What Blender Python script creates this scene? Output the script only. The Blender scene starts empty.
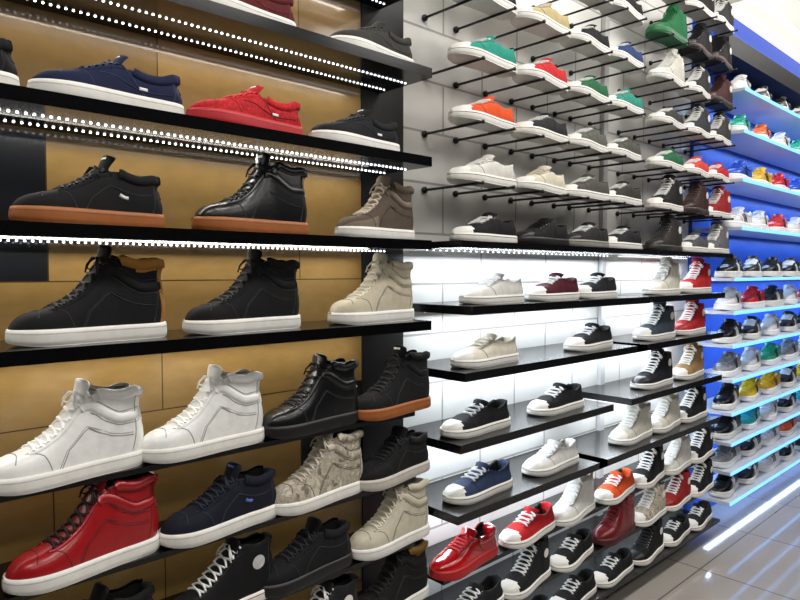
import bpy, math, random
import numpy as np
from mathutils import Vector
random.seed(7)
S=bpy.context.scene
S.view_settings.view_transform='Standard'
H=1.36      # eye height

# ------------------------------------------------------------ materials
MC={}
def lin(h):
    h=h.lstrip('#'); r=[int(h[i:i+2],16)/255 for i in (0,2,4)]
    return tuple([(c/12.92 if c<=.04045 else ((c+.055)/1.055)**2.4) for c in r])+(1,)
def mat(hexc,rough=.6,metal=0,var=.12,bump=.15,scale=60,spec=.5,emit=0,coat=0,kind='plain'):
    key=(hexc,rough,metal,var,bump,scale,spec,emit,coat,kind)
    if key in MC: return MC[key]
    m=bpy.data.materials.new('mat_'+kind+'_'+hexc.strip('#')); m.use_nodes=True
    nt=m.node_tree; b=nt.nodes['Principled BSDF']; c=lin(hexc)
    b.inputs['Roughness'].default_value=rough; b.inputs['Metallic'].default_value=metal
    b.inputs['Specular IOR Level'].default_value=spec; b.inputs['Coat Weight'].default_value=coat
    b.inputs['Coat Roughness'].default_value=.1
    b.inputs['Base Color'].default_value=c
    if emit:
        b.inputs['Emission Color'].default_value=c; b.inputs['Emission Strength'].default_value=emit
        MC[key]=m; return m
    tc=nt.nodes.new('ShaderNodeTexCoord')
    n=nt.nodes.new('ShaderNodeTexNoise'); n.inputs['Scale'].default_value=scale; n.inputs['Detail'].default_value=4
    nt.links.new(tc.outputs['Object'],n.inputs['Vector'])
    r=nt.nodes.new('ShaderNodeValToRGB')
    if kind=='camo':
        n.inputs['Scale'].default_value=38
        e=r.color_ramp.elements; e[0].color=lin('#6a6458'); e[0].position=.36; e[1].color=c; e[1].position=.45
        x=r.color_ramp.elements.new(.55); x.color=lin('#938b7b')
        x=r.color_ramp.elements.new(.62); x.color=lin('#c4bcab')
    else:
        r.color_ramp.elements[0].position=.3; r.color_ramp.elements[1].position=.7
        r.color_ramp.elements[0].color=tuple(v*(1-var) for v in c[:3])+(1,)
        r.color_ramp.elements[1].color=tuple(min(1,v*(1+var)) for v in c[:3])+(1,)
    nt.links.new(n.outputs['Fac'],r.inputs['Fac']); nt.links.new(r.outputs['Color'],b.inputs['Base Color'])
    if bump:
        n2=nt.nodes.new('ShaderNodeTexNoise'); n2.inputs['Scale'].default_value=900 if kind!='leather' else 160
        nt.links.new(tc.outputs['Object'],n2.inputs['Vector'])
        bp=nt.nodes.new('ShaderNodeBump'); bp.inputs['Strength'].default_value=bump; bp.inputs['Distance'].default_value=.001
        nt.links.new(n2.outputs['Fac'],bp.inputs['Height']); nt.links.new(bp.outputs['Normal'],b.inputs['Normal'])
    MC[key]=m; return m

def brick_mat(name,c1,c2,cm,bw,bh,mortar,rough,bias=0,wood=False,coat=0,bump=.3,offset=.5,horizontal=False,zoff=0):
    m=bpy.data.materials.new(name); m.use_nodes=True; nt=m.node_tree; b=nt.nodes['Principled BSDF']
    tc=nt.nodes.new('ShaderNodeTexCoord'); sp=nt.nodes.new('ShaderNodeSeparateXYZ'); cb=nt.nodes.new('ShaderNodeCombineXYZ')
    ad=nt.nodes.new('ShaderNodeMath'); ad.operation='ADD'; ad.inputs[1].default_value=zoff
    nt.links.new(tc.outputs['Object'],sp.inputs[0]); nt.links.new(sp.outputs['X'],cb.inputs['X'])
    nt.links.new(sp.outputs['Y' if horizontal else 'Z'],ad.inputs[0]); nt.links.new(ad.outputs[0],cb.inputs['Y'])
    br=nt.nodes.new('ShaderNodeTexBrick'); br.offset=offset
    nt.links.new(cb.outputs[0],br.inputs['Vector'])
    if wood:
        br.inputs['Color1'].default_value=(0,0,0,1); br.inputs['Color2'].default_value=(1,1,1,1); br.inputs['Mortar'].default_value=(.3,.3,.3,1)
    else:
        br.inputs['Color1'].default_value=lin(c1); br.inputs['Color2'].default_value=lin(c2); br.inputs['Mortar'].default_value=lin(cm)
    br.inputs['Scale'].default_value=1; br.inputs['Mortar Size'].default_value=mortar; br.inputs['Bias'].default_value=bias
    br.inputs['Brick Width'].default_value=bw; br.inputs['Row Height'].default_value=bh; br.inputs['Mortar Smooth'].default_value=.1
    col=br.outputs['Color']
    if wood:
        rp=nt.nodes.new('ShaderNodeValToRGB'); rp.color_ramp.interpolation='CONSTANT'
        e=rp.color_ramp.elements; e[0].position=0; e[0].color=lin(c1); e[1].position=.78; e[1].color=lin(c2)
        q=e.new(.35); q.color=lin('#8a6d3f'); q=e.new(.55); q.color=lin(c1)
        q=e.new(.29); q.color=lin(cm); q=e.new(.31); q.color=lin('#987a47')
        nt.links.new(col,rp.inputs['Fac']); col=rp.outputs['Color']
    n=nt.nodes.new('ShaderNodeTexNoise'); n.inputs['Detail'].default_value=8
    mp=nt.nodes.new('ShaderNodeMapping'); mp.inputs['Scale'].default_value=(14,14,30) if wood else (3,3,3)
    nt.links.new(tc.outputs['Object'],mp.inputs[0]); nt.links.new(mp.outputs[0],n.inputs['Vector'])
    n.inputs['Scale'].default_value=1.5 if wood else 1.0
    mr=nt.nodes.new('ShaderNodeMapRange'); mr.inputs['To Min'].default_value=.78 if wood else .88; mr.inputs['To Max'].default_value=1.22 if wood else 1.1
    nt.links.new(n.outputs['Fac'],mr.inputs['Value'])
    mx=nt.nodes.new('ShaderNodeMix'); mx.data_type='RGBA'; mx.blend_type='MULTIPLY'; mx.inputs[0].default_value=1
    nt.links.new(col,mx.inputs[6]); nt.links.new(mr.outputs[0],mx.inputs[7])
    nt.links.new(mx.outputs[2],b.inputs['Base Color'])
    b.inputs['Roughness'].default_value=rough; b.inputs['Coat Weight'].default_value=coat; b.inputs['Coat Roughness'].default_value=.10 if wood else .06
    if bump:
        bp=nt.nodes.new('ShaderNodeBump'); bp.invert=True; bp.inputs['Strength'].default_value=bump; bp.inputs['Distance'].default_value=.004
        nt.links.new(br.outputs['Fac'],bp.inputs['Height']); nt.links.new(bp.outputs['Normal'],b.inputs['Normal'])
    return m

# ------------------------------------------------------------ mesh helpers
class MB:
    def __init__(s): s.v=[];s.f=[];s.m=[];s.mats=[];s.sm=[]
    def mi(s,m):
        if m not in s.mats: s.mats.append(m)
        return s.mats.index(m)
    def add(s,vs,fs,m,smooth=True):
        o=len(s.v); s.v+= [tuple(v) for v in vs]
        for i,f in enumerate(fs):
            s.f.append(tuple(o+k for k in f)); s.m.append(s.mi(m[i] if isinstance(m,list) else m)); s.sm.append(smooth)
    def box(s,a,b,m):
        x0,y0,z0=a;x1,y1,z1=b
        vs=[(x,y,z) for z in (z0,z1) for y in (y0,y1) for x in (x0,x1)]
        s.add(vs,[(0,2,3,1),(4,5,7,6),(0,1,5,4),(2,6,7,3),(0,4,6,2),(1,3,7,5)],m,False)
    def rod(s,a,b,r,m,n=8):
        a=Vector(a);b=Vector(b);d=(b-a).normalized(); u=d.orthogonal().normalized(); w=d.cross(u)
        vs=[]
        for p in (a,b):
            for i in range(n):
                t=2*math.pi*i/n; vs.append(p+u*math.cos(t)*r+w*math.sin(t)*r)
        fs=[(i,(i+1)%n,n+(i+1)%n,n+i) for i in range(n)]
        fs+= [tuple(range(n-1,-1,-1)),tuple(range(n,2*n))]
        s.add(vs,fs,m)
    def tube(s,pts,r,m,n=6):
        vs=[];k=len(pts)
        for q,p in enumerate(pts):
            p=Vector(p); d=(Vector(pts[min(q+1,k-1)])-Vector(pts[max(q-1,0)])).normalized()
            u=d.cross(Vector((0.1,.2,1))).normalized(); w=d.cross(u)
            for i in range(n):
                t=2*math.pi*i/n; vs.append(p+u*math.cos(t)*r+w*math.sin(t)*r)
        fs=[(q*n+i,q*n+(i+1)%n,(q+1)*n+(i+1)%n,(q+1)*n+i) for q in range(k-1) for i in range(n)]
        fs+=[tuple(range(n-1,-1,-1)),tuple(range((k-1)*n,k*n))]
        s.add(vs,fs,m)
    def mesh(s,name):
        me=bpy.data.meshes.new(name); me.from_pydata(s.v,[],s.f)
        for m in s.mats: me.materials.append(m)
        me.polygons.foreach_set('material_index',s.m); me.polygons.foreach_set('use_smooth',s.sm); me.update()
        return me
    def obj(s,name):
        o=bpy.data.objects.new(name,s.mesh(name)); S.collection.objects.link(o)
        return o

def herm(xs,ys):
    xs=np.array(xs,float);ys=np.array(ys,float);m=np.gradient(ys,xs)
    def f(x):
        i=int(np.clip(np.searchsorted(xs,x)-1,0,len(xs)-2)); h=xs[i+1]-xs[i]; t=min(max((x-xs[i])/h,0),1)
        return ((2*t**3-3*t*t+1)*ys[i]+(t**3-2*t*t+t)*h*m[i]+(-2*t**3+3*t*t)*ys[i+1]+(t**3-t*t)*h*m[i+1])
    return f
def sst(a,b,x):
    t=min(max((x-a)/(b-a),0),1); return t*t*(3-2*t)

WF=herm([0,.1,.2,.32,.45,.58,.70,.80,.9,1],[.034,.035,.036,.035,.037,.041,.0445,.045,.043,.040])
def wid(u):
    w=WF(u)
    if u>.76: w*=max(0,1-((u-.76)/.24)**2.4)**.5
    if u<.12: w*=max(0,1-((.12-u)/.12)**2.2)**.5
    return w
# station, height table, end of collar opening, toe end of lacing
HT={
 'lo':([0,.08,.16,.26,.36,.44,.52,.60,.70,.80,.88,.94,1],[.060,.056,.047,.043,.048,.062,.062,.053,.042,.034,.029,.026,.022],.42,.73),
 'clo':([0,.08,.16,.26,.36,.44,.52,.60,.70,.80,.88,.94,1],[.056,.052,.045,.041,.047,.059,.058,.048,.037,.030,.026,.024,.020],.42,.70),
 'mid':([0,.1,.2,.3,.38,.46,.54,.62,.70,.80,.88,.94,1],[.080,.077,.072,.078,.090,.088,.073,.058,.047,.038,.032,.028,.023],.38,.74),
 'hi':([0,.1,.2,.30,.37,.44,.50,.57,.66,.76,.86,.94,1],[.130,.131,.126,.132,.140,.134,.108,.080,.058,.044,.036,.031,.025],.38,.76),
 'chi':([0,.1,.2,.28,.34,.40,.48,.56,.65,.75,.84,.92,1],[.116,.116,.113,.120,.126,.117,.092,.071,.053,.039,.031,.027,.022],.33,.71),
}
L=.295; NU=44
def build_shoe(st,up,sole,lace=None,tongue=None,toe=None,accent=None,heel=None,line=None,outs=None,stripes=None,patch=None,surf='canvas'):
    """one sneaker, toe towards local -X, resting on z=0"""
    tall = st in('hi','chi'); chuck = toe is not None and line is not None
    if chuck and st=='lo': st='clo'
    xs,ys,op,e0=HT[st]; hf=herm(xs,ys); t=.032 if not chuck else .026
    z0=t-.005
    def M(h):
        if h=='camo': return mat('#b3aa98',.8,kind='camo')
        if surf=='leather': return mat(h,.28,kind='leather',var=.05,bump=.3,spec=.55)
        if surf=='gloss': return mat(h,.12,kind='leather',var=.04,bump=.08,coat=1.0)
        if surf=='knit': return mat(h,.75,kind='knit',var=.45,bump=.6,spec=.3,scale=140)
        return mat(h,.78,kind='canvas',var=.07,bump=.5,spec=.27)
    def shade(h,f,add=0):
        if h=='camo': h='#8d8473'
        h=h.strip('#'); q=[int(h[i:i+2],16) for i in(0,2,4)]
        return '#%02x%02x%02x'%tuple(max(0,min(255,int(c*f)+add)) for c in q)
    lum=sum(int((up if up!='camo' else '#999999').strip('#')[i:i+2],16) for i in(0,2,4))
    mu=M(up); ms=mat(sole,.5,kind='rubber',var=.04,bump=.05); mt=M(tongue or up); ma=M(accent or up); mh=M(heel or up)
    ml=mat(lace or (shade(up,1,14) if lum<200 else shade(up,.9)),.7,kind='lace',var=.05,bump=.3,spec=.35)
    mto=mat(toe,.45,kind='rubber',var=.03,bump=0) if toe else mu
    mli=mat('#131211' if lum<520 else '#98948a',.95,kind='lining'); mln=mat(line,.5,kind='rubber') if line else mat(shade(sole,.84),.55,kind='rubber',bump=0)
    mo=mat(outs,.7,kind='rubber') if outs else ms
    mseam=mat(shade(up,.66) if lum>150 else shade(up,1,24),.8,kind='seam',bump=0)
    B=MB()
    us=[(.5-.5*math.cos(math.pi*i/(NU-1)))*.6+.4*(i/(NU-1)) for i in range(NU)]
    TH=[math.radians(a) for a in (0,7,15,23,31,39,47,55,62,68,73,78,84,90)]
    G=np.zeros((NU,27,3)); O=[]
    for i,u in enumerate(us):
        w=wid(u); h=hf(u)
        if u>.86: h*=max(0.02,1-((u-.86)/.14)**2.5)**.5
        o=sst(.035,.07,u)*(1-sst(op-.05,op+.01,u)); O.append(o)
        cy=-.005*math.sin(math.pi*u)
        tp=(.16 if tall else .10)
        for k in range(14):
            th=TH[k]; ez=.80; ey=.58 if u>.6 else .48
            yc=w*max(0,math.cos(th))**ey; zc=h*math.sin(th)**ez
            if tall: yc*=1-.10*sst(.03,.10,zc)
            if k<=8:
                f=k/8; yo=w*(1+.07*math.sin(math.pi*f)-tp*f**1.5); zo=h*f
            else:
                wt=w*(1-tp)
                yo,zo={9:(wt-.002,h+.004),10:(wt-.009,h+.002),11:(wt-.013,h*.65),12:((wt-.014)*.8,.012),13:(0,.010)}[k]
                yo=max(0,yo)
            y=yc*(1-o)+yo*o; z=zc*(1-o)+zo*o
            if u<.07 :
                q=1-sst(.03,.07,u)
                y=y*(1-q)+q*(w*(1-(.1*min(k,8)/8)) if k<=8 else w*.9*(13-k)/5); z=z*(1-q)+q*(h*min(k,8)/8+ (.003 if k>8 else 0))
            hb=1-sst(0,.3,u); zr=min(z/h,1) if h>0 else 0
            x=(.5-u)*L+hb*(.005*math.sin(2*math.pi*zr) - .003*zr)
            if tall: x+=.004*(1-sst(.3,.55,u))*zr
            if .52<u<.75: z+=.0006*math.sin(u*140)*(k/13)
            G[i,k]=(x,cy-y,z0+z); G[i,26-k]=(x,cy+y,z0+z)
    fs=[];fm=[]
    for i in range(NU-1):
        u=(us[i]+us[i+1])/2
        for j in range(26):
            kk=abs(j+.5-13)
            fs.append((i*27+j,i*27+j+1,(i+1)*27+j+1,(i+1)*27+j))
            if O[i]>.4 and kk<4: m=mli
            elif toe and u>.835+.06*(kk/13)**2: m=mto
            elif op-.02<u<e0 and kk<3 : m=mt
            elif u<.07 and kk>4: m=mh
            elif heel and u<.26 and 3<kk<6.2 : m=mh
            elif accent and ((.0<=u<.30 and kk<5.2) or (u>.6 and kk>8.5)): m=ma
            else: m=mu
            fm.append(m)
    B.add(G.reshape(-1,3),fs,fm)
    ua=np.array(us)
    def P(u,j):
        u=min(max(u,0),1); i=int(np.clip(np.searchsorted(ua,u)-1,0,NU-2)); a=(u-ua[i])/(ua[i+1]-ua[i])
        j=min(max(j,0),26); b=int(min(math.floor(j),25)); c=j-b
        return (G[i,b]*(1-c)+G[i,b+1]*c)*(1-a)+(G[i+1,b]*(1-c)+G[i+1,b+1]*c)*a
    def N(u,j):
        n=np.cross(P(u+.012,j)-P(u-.012,j),P(u,j+.5)-P(u,j-.5)); l=np.linalg.norm(n)
        n=n/l if l>1e-9 else np.array([0,0,1.])
        p=P(u,j); c=np.array([p[0],0,z0+.01])
        return n if np.dot(n,p-c)>=0 else -n
    def strip(path,w,h,m,n=8):
        pts=[]
        for q in range(n+1):
            s=q/n*(len(path)-1); a=min(int(s),len(path)-2); c=s-a
            pts.append((path[a][0]*(1-c)+path[a+1][0]*c,path[a][1]*(1-c)+path[a+1][1]*c))
        PP=[P(*p) for p in pts]; vs=[]
        for q,p in enumerate(pts):
            n_=N(*p); tn=PP[min(q+1,n)]-PP[max(q-1,0)]; bt=np.cross(n_,tn); l=np.linalg.norm(bt); bt=bt/l if l>1e-9 else bt
            for a,b in((-.5,-.0008),(-.36,h*.8),(0,h),(.36,h*.8),(.5,-.0008)): vs.append(PP[q]+bt*w*a+n_*b)
        f=[]
        for q in range(n):
            for r in range(4): f.append((q*5+r,q*5+r+1,q*5+r+6,q*5+r+5))
        f+=[(0,1,2,3,4),(5*n+4,5*n+3,5*n+2,5*n+1,5*n)]
        B.add(vs,f,m)
    def both(path,w,h,m,n=8):
        strip(path,w,h,m,n); strip([(a,26-b) for a,b in path],w,h,m,n)
    # laces
    e1=op+(.02 if tall else .04); nr={'hi':8,'chi':8,'mid':7,'lo':6,'clo':4}[st]; lw=.0068 if not chuck else .0048
    for r in range(nr):
        a=e0-(e0-e1)*(r+.3)/nr; b=e0-(e0-e1)*(r+1.1)/nr
        strip([(a,8.7),(a*.5+b*.5,13),(b,17.3)],lw,.0056,ml,10)
        strip([(a,17.3),(a*.5+b*.5,13),(b,8.7)],lw,.0040,ml,10)
        if chuck:
            for jj in(8.3,17.7): strip([(a,jj-.25),(a,jj+.25)],.005,.003,mat('#cfcfcf',.3,.8,kind='eyelet',bump=0),2)
    # lace bow: two drooping loops and two loose ends
    c0=P(e1+.035,13)+N(e1+.035,13)*.006
    if st!='clo':
        for sd in(-1,1):
            loop=[]
            for q in range(11):
                a=math.pi*2*q/10
                loop.append((c0[0]-.004*math.sin(a)-.012*(1-math.cos(a))*.5, c0[1]+sd*(.016*(1-math.cos(a))), c0[2]-.010*(1-math.cos(a))+.006*math.sin(a)))
            B.tube(loop,.0019,ml,5)
            B.tube([(c0[0],c0[1],c0[2]),(c0[0]-.01,c0[1]+sd*.012,c0[2]+.002),(c0[0]-.016,c0[1]+sd*.024,c0[2]-.012),(c0[0]-.017,c0[1]+sd*.031,c0[2]-.028)],.0019,ml,5)
    if not chuck: both([(e0+.01,9.6),(e0-.02,8.4),((e0+e1)/2,7.9),(e1-.02,7.7)],.011,.0022,mu,14)
    both([(e0+.03,10.3),(e0-.02,7.9),((e0+e1)/2,7.2),(e1-.01,6.9)],.0022,.0012,mseam,12)
    both([(e0+.02,9.6),(.70,5),(.66,0.5)],.0022,.001,mseam,10)
    both([(.07,8.5),(.09,4),(.12,.5)],.0022,.001,mseam,8)
    if not chuck:   # padded collar roll
        both([(.03,7.9),(.10,8.2),(.2,8.2),(op-.10,8.2),(op-.03,8.0)],.022,.0072 if st=='hi' else .005,mh if heel else (ma if accent else mu),16)
    if st=='hi':
        both([(.05,4.9),(.22,5.1),(.38,6.2),(.46,7.4)],.020,.0032,ma if accent else mu,14)
        both([(.05,4.1),(.22,4.3),(.40,5.3)],.0018,.0012,mseam,12)
        both([(.05,5.8),(.22,6.0),(.36,7.0)],.0018,.0012,mseam,12)
        both([(.60,0.3),(.55,2.6),(.42,3.4),(.12,2.6)],.0022,.001,mseam,12)
        both([(.615,0.3),(.565,2.8),(.43,3.7),(.12,2.9)],.0010,.001,mseam,12)
    if st=='mid':
        both([(.60,0.3),(.55,2.6),(.42,4.4),(.10,4.6)],.0022,.001,mseam,12)
    if st=='lo' and not stripes:
        both([(.44,7.6),(.38,4),(.30,.4)],.003,.0012,mseam,8)
        both([(.62,5.5),(.45,2.6),(.12,2.9)],.0022,.0012,mseam,8)
    if not chuck:
        strip([(.86,5.5),(.825,13),(.86,20.5)],.0024,.0012,mseam,12)
    if stripes:
        msp=mat(stripes,.5,kind='trim',bump=0)
        for d in (0,.075,.15): both([(.36+d,.6),(.44+d*1.0,6.6)],.011,.0016,msp,7)
    if chuck and tall and patch:
        mp=mat(patch,.5,kind='patch',bump=0); cu,cj=.20,5.4
        for side in(0,1):
            jj=cj if not side else 26-cj; c=P(cu,jj);n_=N(cu,jj); vs=[c+n_*.003]
            for q in range(16):
                a=2*math.pi*q/16; vs.append(c+n_*.002+np.array([math.cos(a)*.017,0,math.sin(a)*.017]))
            B.add(vs,[(0,1+q,1+(q+1)%16) for q in range(16)],mp)
    elif patch and not tall:
        both([(.30,3.4),(.36,3.2)],.008,.0016,mat(patch,.5,kind='patch',bump=0),3)
    strip([(.02,4),(.0,6.4),(.02,8)],.012,.0015,mh,4)
    # tongue : wide, padded, leaning slightly to the toe
    ut0,ut1=(op+.10,op+.035) if tall else (op+.10,op+.01)
    zt0=z0+hf(ut0)-.008; zt1=z0+(hf(op)+ {'hi':.024,'chi':.018,'mid':.030,'lo':.026,'clo':.018}[st])
    nx,ny=8,10; vs=[]; th_={'hi':.018,'mid':.017,'lo':.012,'chi':.007,'clo':.006}[st]
    for lay in(0,1):
        for a in range(nx+1):
            s=a/nx; u=ut0*(1-s)+ut1*s; z=zt0*(1-s)+zt1*s+.004*math.sin(math.pi*s)
            wd=(.024+.008*s)*(1-.12*max(0,(s-.8)/.2)**2)
            tt=th_*(.35+.65*s)*(1-.45*max(0,(s-.8)/.2)**2)
            for b in range(ny+1):
                q=b/ny*2-1
                vs.append(((.5-u)*L-.006*s*s+.010*q*q+lay*tt*(1-q**4),q*wd-.004,z-(.005*abs(q)**3*s)-lay*.001+.002*(1-q*q)*s))
    W=ny+1; A=(nx+1)*W; f=[]; fm=[]
    mp=mat(patch,.5,kind='patch',bump=0) if patch else mt
    for a in range(nx):
        for b in range(ny):
            f.append((a*W+b,a*W+b+1,(a+1)*W+b+1,(a+1)*W+b)); fm.append(mp if (patch and not chuck and a==6 and 2<b<7) else mt)
            f.append((A+a*W+b,A+(a+1)*W+b,A+(a+1)*W+b+1,A+a*W+b+1)); fm.append(mt)
    for b in range(ny): f.append((nx*W+b,nx*W+b+1,A+nx*W+b+1,A+nx*W+b)); fm.append(mt)
    for a in range(nx):
        for b in(0,ny): f.append((a*W+b,(a+1)*W+b,A+(a+1)*W+b,A+a*W+b)); fm.append(mt)
    B.add(vs,f,fm)
    # sole
    lev=[(0,.95),(.003,1.0),(.36*t,1.012),(.70*t,1.004),(.77*t,1.002),(t,.985)]
    vs=[];n=NU
    for z,sc in lev:
        for sd in(-1,1):
            for u in us:
                x=(.5-u)*L; w=wid(u)
                ww=w*1.09+.001*(1 if 0<u<1 else 0)
                zz=z+(.006*max(0,(u-.82)/.18)**2)*(1-z/t)
                vs.append((x*1.035*sc**.5 + .001,-.005*math.sin(math.pi*u)+sd*ww*sc,zz))
    f=[];fm=[]
    for l in range(len(lev)-1):
        mm=[mo,ms if not outs else (mo if outs==sole else ms),ms,mln,ms][l]
        for sd in(0,1):
            for i in range(n-1):
                a=(l*2+sd)*n+i; b=((l+1)*2+sd)*n+i
                f.append((a,a+1,b+1,b)); fm.append(mm)
    for l in(0,len(lev)-1):
        for i in range(n-1):
            f.append((l*2*n+i,l*2*n+i+1,(l*2+1)*n+i+1,(l*2+1)*n+i)); fm.append(mo if l==0 else ms)
    B.add(vs,f,fm)
    return B.mesh('sneaker_mesh')

SC={}
def shoe(x,y,z,spec,rot=6,scale=1.0):
    key=repr(sorted(spec.items(),key=lambda t:t[0]))
    if key not in SC: SC[key]=build_shoe(**spec)
    nm='high_top_sneaker' if spec['st'] in('hi','chi') else ('mid_top_sneaker' if spec['st']=='mid' else 'low_top_sneaker')
    o=bpy.data.objects.new(nm,SC[key]); S.collection.objects.link(o)
    o.location=(x,y,z+.0005); o.rotation_euler=(0,0,math.radians(rot)); o.scale=(scale,)*3
    return o

WH='#e8e8e5'; CR='#d0c9b6'; BK='#0b0b0d'; SW='#e4e2dc'; GUM='#9a5826'; NV='#141a30'; RD='#a01218'
def hi(up,sole=SW,**k): return dict(st='hi',up=up,sole=sole,**k)
def lo(up,sole=SW,**k): return dict(st='lo',up=up,sole=sole,**k)
def mid(up,sole=SW,**k): return dict(st='mid',up=up,sole=sole,**k)
def chi(up,sole=SW,**k):
    d=dict(st='chi',up=up,sole=sole,toe=SW,lace=WH,line=RD if up in(BK,WH) else '#222222',patch=SW); d.update(k); return d
def clo(up,sole=SW,**k):
    d=dict(st='lo',up=up,sole=sole,toe=SW,lace=WH,line='#222222'); d.update(k); return d
def run(up,stripe=WH,sole=SW,**k): return dict(st='lo',up=up,sole=sole,stripes=stripe,surf='leather',lace=k.pop('lace',up),**k)

# ------------------------------------------------------------ room shell
plain_w=mat('#b9b9b8',.7,var=.03,bump=0,scale=3,kind='paint')
darkwall=mat('#2c2d30',.7,var=.05,bump=0,scale=3,kind='paint')
blackm=mat('#050506',.16,var=.1,bump=0,scale=8,kind='lacquer',spec=.5)
blackmt=mat('#070708',.5,var=.1,bump=0,kind='powder')
woodm=brick_mat('gold_plywood','#a2824c','#15181e','#40331a',.62,.30,.0015,.33,wood=True,coat=.8,bump=0,offset=.38,zoff=-.14)
tile=brick_mat('white_block','#dddcd7','#d5d4cf','#9f9d98',.40,.165,.004,.3,bump=.6)
floorm=brick_mat('floor_tile','#aca69f','#a39d96','#726d68',.6,.6,.004,.10,offset=0,coat=.7,bump=.05,horizontal=True)
bluew=mat('#1f58cc',.5,var=.05,bump=0,scale=4,kind='paint')
X0,X1=-2.2,7.2; YF=-3.2; ZC=3.44; XD=3.52; DZ=.14
b=MB(); b.box((X0,YF,-.1),(X1,1.8,0),floorm); b.obj('floor')
b=MB(); b.box((X0,YF,ZC),(X1,1.8,ZC+.1),plain_w); b.obj('ceiling')
b=MB(); b.box((X0,YF-.1,0),(X1,YF,ZC),darkwall); b.obj('wall_front')
b=MB(); b.box((X0-.1,YF,0),(X0,1.8,ZC),darkwall); b.obj('wall_left')
b=MB(); b.box((X1,YF,0),(X1+.1,1.8,ZC),darkwall); b.obj('wall_right')
b=MB(); b.box((X0,1.475,0),(1.22,1.8,ZC),woodm); b.obj('wall_back')
b=MB(); b.box((1.22,1.47,0),(1.385,1.8,ZC),blackmt); b.obj('trim_1')
b=MB(); b.box((1.385,1.505,0),(XD,1.8,ZC),tile); b.obj('wall_back')
b=MB(); b.box((XD,1.485,0),(X1,1.8,2.66+DZ),bluew); b.box((XD,1.485,2.66+DZ),(X1,1.8,ZC),plain_w); b.obj('wall_back')

def strip_light(x0,x1,y,z,power,col,w=.03,rx=0,name='shelf_light'):
    d=bpy.data.lights.new(name,'AREA'); d.shape='RECTANGLE'; d.size=abs(x1-x0); d.size_y=w; d.energy=power; d.color=col
    o=bpy.data.objects.new(name,d); S.collection.objects.link(o); o.location=((x0+x1)/2,y,z); o.rotation_euler=(math.radians(rx),0,0)
    return o
ledm=mat('#f4f8ff',.5,emit=8,kind='led'); 
def shelf(name,x0,x1,yf,yb,zt,th,m,led=True,sp=.03,edge=None,ledy=None,ls=.0018):
    B=MB(); B.box((x0,yf,zt-th),(x1,yb,zt),m)
    if led:
        for ly in (ledy if ledy else [yb-.05]):
            n=int((x1-x0-.04)/sp)
            for i in range(n+1):
                x=x0+.02+i*sp; B.box((x-ls,ly-ls,zt-th-.002),(x+ls,ly+ls,zt-th+.0005),ledm)
    if edge:
        B.box((x0,yf-.004,zt-th),(x1,yf,zt),edge)
    return B.obj(name)

COOL=(.84,.91,1.0); WARM=(1,.95,.86)
# ------------------------------------------------------------ section A
AF,AB=1.255,1.47; D=1.325
A_rows=[.80,.555,.315,.087,-.135]
for r in A_rows:
    shelf('display_shelf',-1.2,1.29,AF,AB,H+r,.026,blackm,sp=.014,ledy=[1.34,1.43] if r>.1 else [1.43])
    strip_light(-1.2,1.20,1.42,H+r-.034,2.9,WARM,.02,rx=-12)
for r in (-.393,-.58,-.765,-.95,-1.12):
    shelf('display_shelf',-1.2,1.27,1.30,AB,H+r,.012,blackm,led=False)
for r in (-.393,-.58,-.765): strip_light(-1.2,1.15,1.42,H+r-.02,.5,WARM,.02,rx=-12)
A=[
 (.555,[(.33,lo(BK)),(.565,lo('#5a1518',lace='#5a1518')),(.862,lo('#34332f',lace='#262626'))]),
 (.315,[(.352,lo('#111a3a',lace='#1a2448',patch=WH)),(.58,lo('#b4161e','#b81c26',lace='#c8242c',patch=WH,surf='knit')),(.82,lo('#0f1114',lace='#17191d',patch=WH)),(.12,lo(BK))]),
 (.087,[(.322,mid('#0c0c0e',GUM,outs=GUM,patch=WH)),(.588,hi('#0d0e10',GUM,outs=GUM,patch=WH,surf='leather')),(.872,hi('#54483e',SW,tongue='#6f6355',lace='#b9ae9a',accent='#76695b'))]),
 (-.135,[(.318,hi('#0c0c0e',SW,heel='#9a6a2a',tongue=BK)),(.570,hi('#09090b',SW)),(.862,hi('#bdb59f',SW,lace='#d2ccbb',tongue=CR))]),
 (-.393,[(.283,hi(WH,SW,surf='leather',lace='#f0f0ee')),(.492,hi(WH,SW,surf='leather',lace='#f0f0ee')),(.708,hi('#0b0c0e','#0b0b0c',surf='leather')),(.915,hi('#0d0d0f',GUM,outs=GUM,patch=WH))]),
 (-.58,[(.305,hi('#98141a',SW,surf='leather',lace='#2a1416')),(.522,mid('#0e1120',SW,patch='#5a7ad0')),(.722,hi('camo',SW,lace='#bfb8a8')),(.915,mid('#0b0b0d','#bfbab0'))]),
 (-.765,[(.10,hi(BK)),(.30,mid(BK)),(.512,chi(BK,patch='#c8c8c8')),(.69,mid('#0e0f12','#101012')),(.908,hi('#c2bba8',SW,lace='#d6d0be',patch='#333333'))]),
 (-.95,[(.30,lo(BK)),(.51,lo(BK)),(.71,chi('#1a1a1e')),(.91,hi('#0e0e0e',SW,outs=GUM,heel='#6a5018',patch='#b08a30'))]),
 (-1.12,[(.5,lo(BK)),(.71,lo(NV)),(.91,lo(BK))]),
]
for r,ls in A:
    for xd,sp in ls:
        sc=.97
        if r==.087 and xd>.8: sc=.90
        if r==.087 and xd<.4: sc=.94
        shoe(xd*D,1.335,H+r,sp,rot=4+random.uniform(-2,3),scale=sc)
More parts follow.
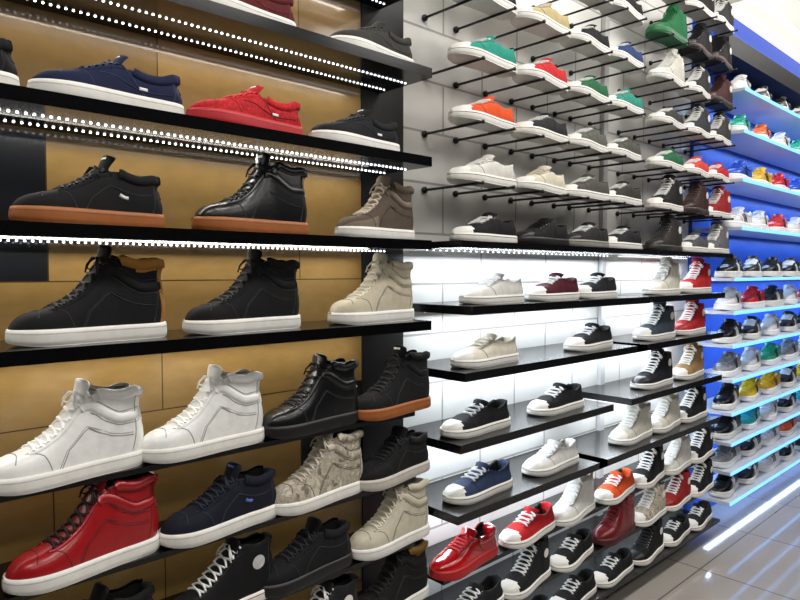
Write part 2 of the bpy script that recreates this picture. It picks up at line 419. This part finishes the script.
# ------------------------------------------------------------ sections B + C
D2=1.33; BW=1.50
Bx=[1.19,1.42,1.632,1.83]; Cx=[2.127,2.35,2.54]
TE='#1f8f7c'; OR='#d9501f'; GR='#17603b'; GY='#4a4b4d'; MA='#4c1020'
Bup={
 1.01:[clo(BK),clo('#2a2b30'),clo(GY),clo(BK)],
 .82:[clo('#1b1c22'),clo('#b9a97a'),clo(BK),clo('#1f3a6c')],
 .635:[clo(TE),clo('#c42226'),clo(GR),clo('#2a8a78')],
 .45:[clo(OR),clo('#1e1e22'),clo('#5a5a53'),clo('#4b4c45')],
 .27:[clo('#cfcdc6'),clo(CR,lace=CR),clo('#4c4a46'),clo('#302d28')],
}
Cup={
 1.20:[chi(BK),chi(BK,toe=BK),chi('#222226')],
 1.01:[chi('#14683a',sole='#14683a',toe='#14683a',lace='#14683a',patch=None),chi(BK,sole=BK,toe=BK,lace=BK),chi(BK,sole='#222222',toe=BK,lace=BK)],
 .82:[chi('#c9c6bc'),chi('#222224'),chi('#3e1a1c',sole='#2a1814',toe='#3e1a1c',lace='#3e1a1c')],
 .635:[clo('#303232'),chi('#2a2c32'),chi('#302e2a')],
 .45:[clo(GR),clo('#d03e2e'),clo('#b81a22')],
 .27:[chi(BK),chi('#30181a',sole='#302018',toe='#30181a',lace='#5a4a44'),chi('#90181c')],
}
pegs=MB()
def peg(x,z):
    for dx in(-.075,.075):
        pegs.rod((x+dx,BW+.004,z-.0045),(x+dx,1.255,z-.0045),.0042,blackmt)
        pegs.rod((x+dx,BW+.004,z-.0045),(x+dx,BW-.004,z-.0045),.011,blackmt)
        pegs.rod((x+dx,1.257,z-.0045),(x+dx,1.253,z-.0045),.006,blackmt)
for tab,xsd in((Bup,Bx),(Cup,Cx)):
    for r,ls in tab.items():
        for xd,sp in zip(xsd,ls):
            peg(xd*D2,H+r)
            shoe(xd*D2,1.32,H+r,sp,rot=3+random.uniform(-4,4),scale=.98)
pegs.obj('display_peg_set')
shelfB=mat('#0a0b0d',.22,var=.1,bump=0,kind='lacquer',scale=8)
shelf('display_shelf',1.39,2.60,1.235,BW,H+.09,.02,shelfB,sp=.03)
shelf('display_shelf',2.66,3.41,1.235,BW,H+.09,.02,shelfB,sp=.03)
PB=3.5
for a,c in((1.42,2.58),(2.68,3.40)): strip_light(a,c,1.44,H+.09-.03,PB*(c-a)*1.1,COOL,.03,rx=-8)
for x,sp in zip(Bx,[clo(BK),clo(BK,sole=BK,toe=BK,lace=BK),clo('#1e1e22',sole='#8a8880',toe='#1e1e22'),clo('#151518')]): shoe(x*D2+.01,1.32,H+.09,sp,rot=4)
for x,sp in zip(Cx,[chi('#24201e',sole='#302c28',toe='#24201e',lace='#444444'),clo('#4a4b50'),chi('#606064')]): shoe(x*D2,1.32,H+.09,sp,rot=4)
low=[
 (-.10,(1.44,2.54),[(1.234,clo('#d6d4ce')),(1.487,clo(MA)),(1.70,clo('#131316'))],(2.58,3.32),[(2.13,chi('#cecbbc')),(2.38,chi('#b0181f'))]),
 (-.293,(1.41,2.52),[(1.208,clo('#dad4c3',lace=CR)),(1.673,clo('#16171a'))],(2.44,3.31),[(2.08,chi('#35404c')),(2.34,chi('#a4181f',toe='#a4181f'))]),
 (-.50,(1.39,2.26),[(1.175,clo('#121316',lace=WH)),(1.51,clo('#141417'))],(2.40,3.30),[(2.07,chi('#12131a',toe=BK)),(2.34,chi('#97794c'))]),
 (-.705,(1.38,2.22),[(1.185,clo('#2c3a58')),(1.488,clo('#dedddA'))],(2.16,3.28),[(1.93,chi('#c6c3b6')),(2.15,chi('#ccc8bc')),(2.36,chi('#121216')),]),
]
for r,e1,l1,e2,l2 in low:
    for e in(e1,e2):
        shelf('display_shelf',e[0],e[1],1.235,BW,H+r,.026,shelfB,sp=.03)
        strip_light(e[0]+.02,e[1]-.02,1.44,H+r-.034,PB*(e[1]-e[0]),COOL,.03,rx=-8)
    for xd,sp in l1+l2: shoe(xd*D2,1.325,H+r,sp,rot=3+random.uniform(-3,3))
for r,ls in((-.92,[(1.14,lo('#b80d14','#b0141c',surf='gloss',lace='#c82830')),(1.39,clo('#b8181e')),(1.60,chi('#dcdbd7')),(1.84,clo(OR)),(2.05,chi(BK)),(2.25,chi('#d2d0ca')),(2.45,chi(BK)),]),
            (-1.09,[(1.17,clo('#16161a')),(1.38,chi('#141417')),(1.60,clo(BK)),(1.84,hi('#68141a','#4a1014',surf='leather')),(2.06,chi('camo')),(2.26,chi('#8a1418',toe='#8a1418')),(2.46,chi(BK))]),
            (-1.255,[(1.17,clo(BK)),(1.38,clo(BK)),(1.61,clo('#101013')),(1.83,clo('#121216')),(2.05,chi(BK,toe=BK,lace='#333333')),(2.26,clo('#101013')),(2.46,clo('#14141a'))])):
    shelf('display_shelf',1.39,3.41,1.30 if r>-1.2 else 1.27,BW,H+r,.014,shelfB,led=False)
    if r>-1.2: strip_light(1.4,3.4,1.44,H+r-.02,2.2,COOL,.02,rx=-8)
    for xd,sp in ls: shoe(xd*D2,1.33,H+r,sp,rot=5+random.uniform(-3,3),scale=.96 if r<-1 else 1)
b=MB(); b.box((2.60,1.485,0),(2.635,1.503,3.0),plain_w); b.obj('trim_2')
b=MB(); b.box((1.39,1.44,0),(3.41,1.50,.08),mat('#101114',.4,kind='paint',bump=0)); b.obj('baseboard_back')
# ------------------------------------------------------------ section D (blue lit)
blueE=mat('#6aaeff',.4,emit=1.8,kind='led_edge')
dsh=mat('#c2cbd8',.3,var=.02,bump=0,kind='acrylic')
cols=[2.79,3.03,3.27,3.52,3.78,4.05,4.35,4.65]
DR={
 .93:['#d8d8d8',BK,BK,'#333333'],.72:['#2fae93','#e8743a','#e0e0e0','#2fae93'],.475:['#1c4fc0','#e0b020','#c8202a','#1c4fc0'],
 .23:['#dedede','#dcdcdc','#c83030'],-.03:[BK,'#20242c',BK],-.20:['#d8d8d8','#c8202a','#17181b'],-.37:[BK,'#17181b','#d8d8d8'],
 -.545:['#8c8f94','#d0d0d0','#1fa078'],-.715:[BK,'#e0c010','#e0b010'],-.87:[BK,'#28b0b8','#dadada'],-1.02:['#8a8d90',BK,'#dadada','#e0602a'],-1.175:[BK,'#17181b','#dadada']}
for r,cs in DR.items():
    sh=-.08 if r<0 else 0
    shelf('lit_shelf',XD+.01+sh,6.9,1.24,1.48,H+r,.016,dsh,led=False,edge=blueE)
    strip_light(XD+.1,6.9,1.42,H+r-.025,4.0,(.48,.71,1.0),.03,rx=-5)
    for i,c in enumerate(cols):
        cc=cs[i%len(cs)]
        darkc=cc in(BK,'#17181b','#20242c','#333333','#2a2c30')
        sp=run(cc,WH if darkc else BK,sole=SW if darkc else '#f0f0f0',lace=WH if (i%2 and darkc) else cc)
        shoe(c*D2+sh,1.335,H+r,sp,rot=6+random.uniform(-5,5),scale=1.06)
# fascia
FY=1.22; XF=XD+.06
b=MB(); b.box((XF,FY,2.60+DZ),(6.9,1.48,3.29+DZ),mat('#c9c6bf',.4,var=.02,bump=0,kind='panel'))
b.box((XF,FY-.01,2.57+DZ),(6.9,1.48,2.60+DZ),mat('#fff4e0',.4,emit=.9,kind='lightline'))
b.box((XF,1.36,2.46+DZ),(6.9,1.48,2.57+DZ),mat('#1c50c8',.4,emit=.7,kind='lightline'))
b.box((XF,1.34,2.36+DZ),(6.9,1.48,2.46+DZ),blackmt)
b.obj('header_fascia')
b=MB(); ch=mat('#b8b4ac',.2,1,kind='chrome',bump=0)
sy=FY-.002; x=3.98; zb=2.86+DZ
b.box((x-.08,sy-.014,zb-.06),(x+.82,sy,zb+.22),mat('#55524c',.35,kind='sign',bump=0))
for k in range(7):
    b.box((x,sy-.034,zb),(x+.02,sy-.014,zb+.15),ch)
    if k%2==0: b.box((x,sy-.034,zb+.13),(x+.07,sy-.014,zb+.15),ch)
    if k%3!=1: b.box((x,sy-.034,zb),(x+.07,sy-.014,zb+.02),ch)
    if k%2==1: b.box((x+.05,sy-.034,zb),(x+.07,sy-.014,zb+.15),ch)
    x+=.105
b.obj('store_sign')

# ------------------------------------------------------------ ceiling lights
b=MB(); dl=mat('#fff6e8',.5,emit=14,kind='lamp')
for yy in(-2.3,-1.3,-.3,.2,.55,.9):
    x=-1.5
    while x<7:
        b.rod((x,yy,ZC-.001),(x,yy,ZC-.012),.022,dl,12); x+=.16
b.obj('ceiling_downlights')
for x in(-1,.6,2.2,3.8,5.4):
    l=strip_light(x-.5,x+.5,.15,ZC-.05,29 if x==2.2 else 21,(1,.97,.93),.3,rx=22,name='ceiling_lamp')
    l=strip_light(x-.5,x+.5,-1.7,ZC-.05,14,(1,.97,.93),.4,rx=0,name='ceiling_lamp')
w=bpy.data.worlds.new('world'); S.world=w; w.use_nodes=True
w.node_tree.nodes['Background'].inputs[0].default_value=(.5,.55,.6,1); w.node_tree.nodes['Background'].inputs[1].default_value=.2

# ------------------------------------------------------------ camera
cd=bpy.data.cameras.new('camera'); cam=bpy.data.objects.new('camera',cd); S.collection.objects.link(cam)
cd.lens=29.25; cd.sensor_width=36; cd.clip_start=.05
cam.location=(0,0,H)
p=math.radians(2.47); a=math.radians(47)
dirv=Vector((math.cos(a)*math.cos(p),math.sin(a)*math.cos(p),-math.sin(p)))
cam.rotation_euler=dirv.to_track_quat('-Z','Y').to_euler()
S.camera=cam
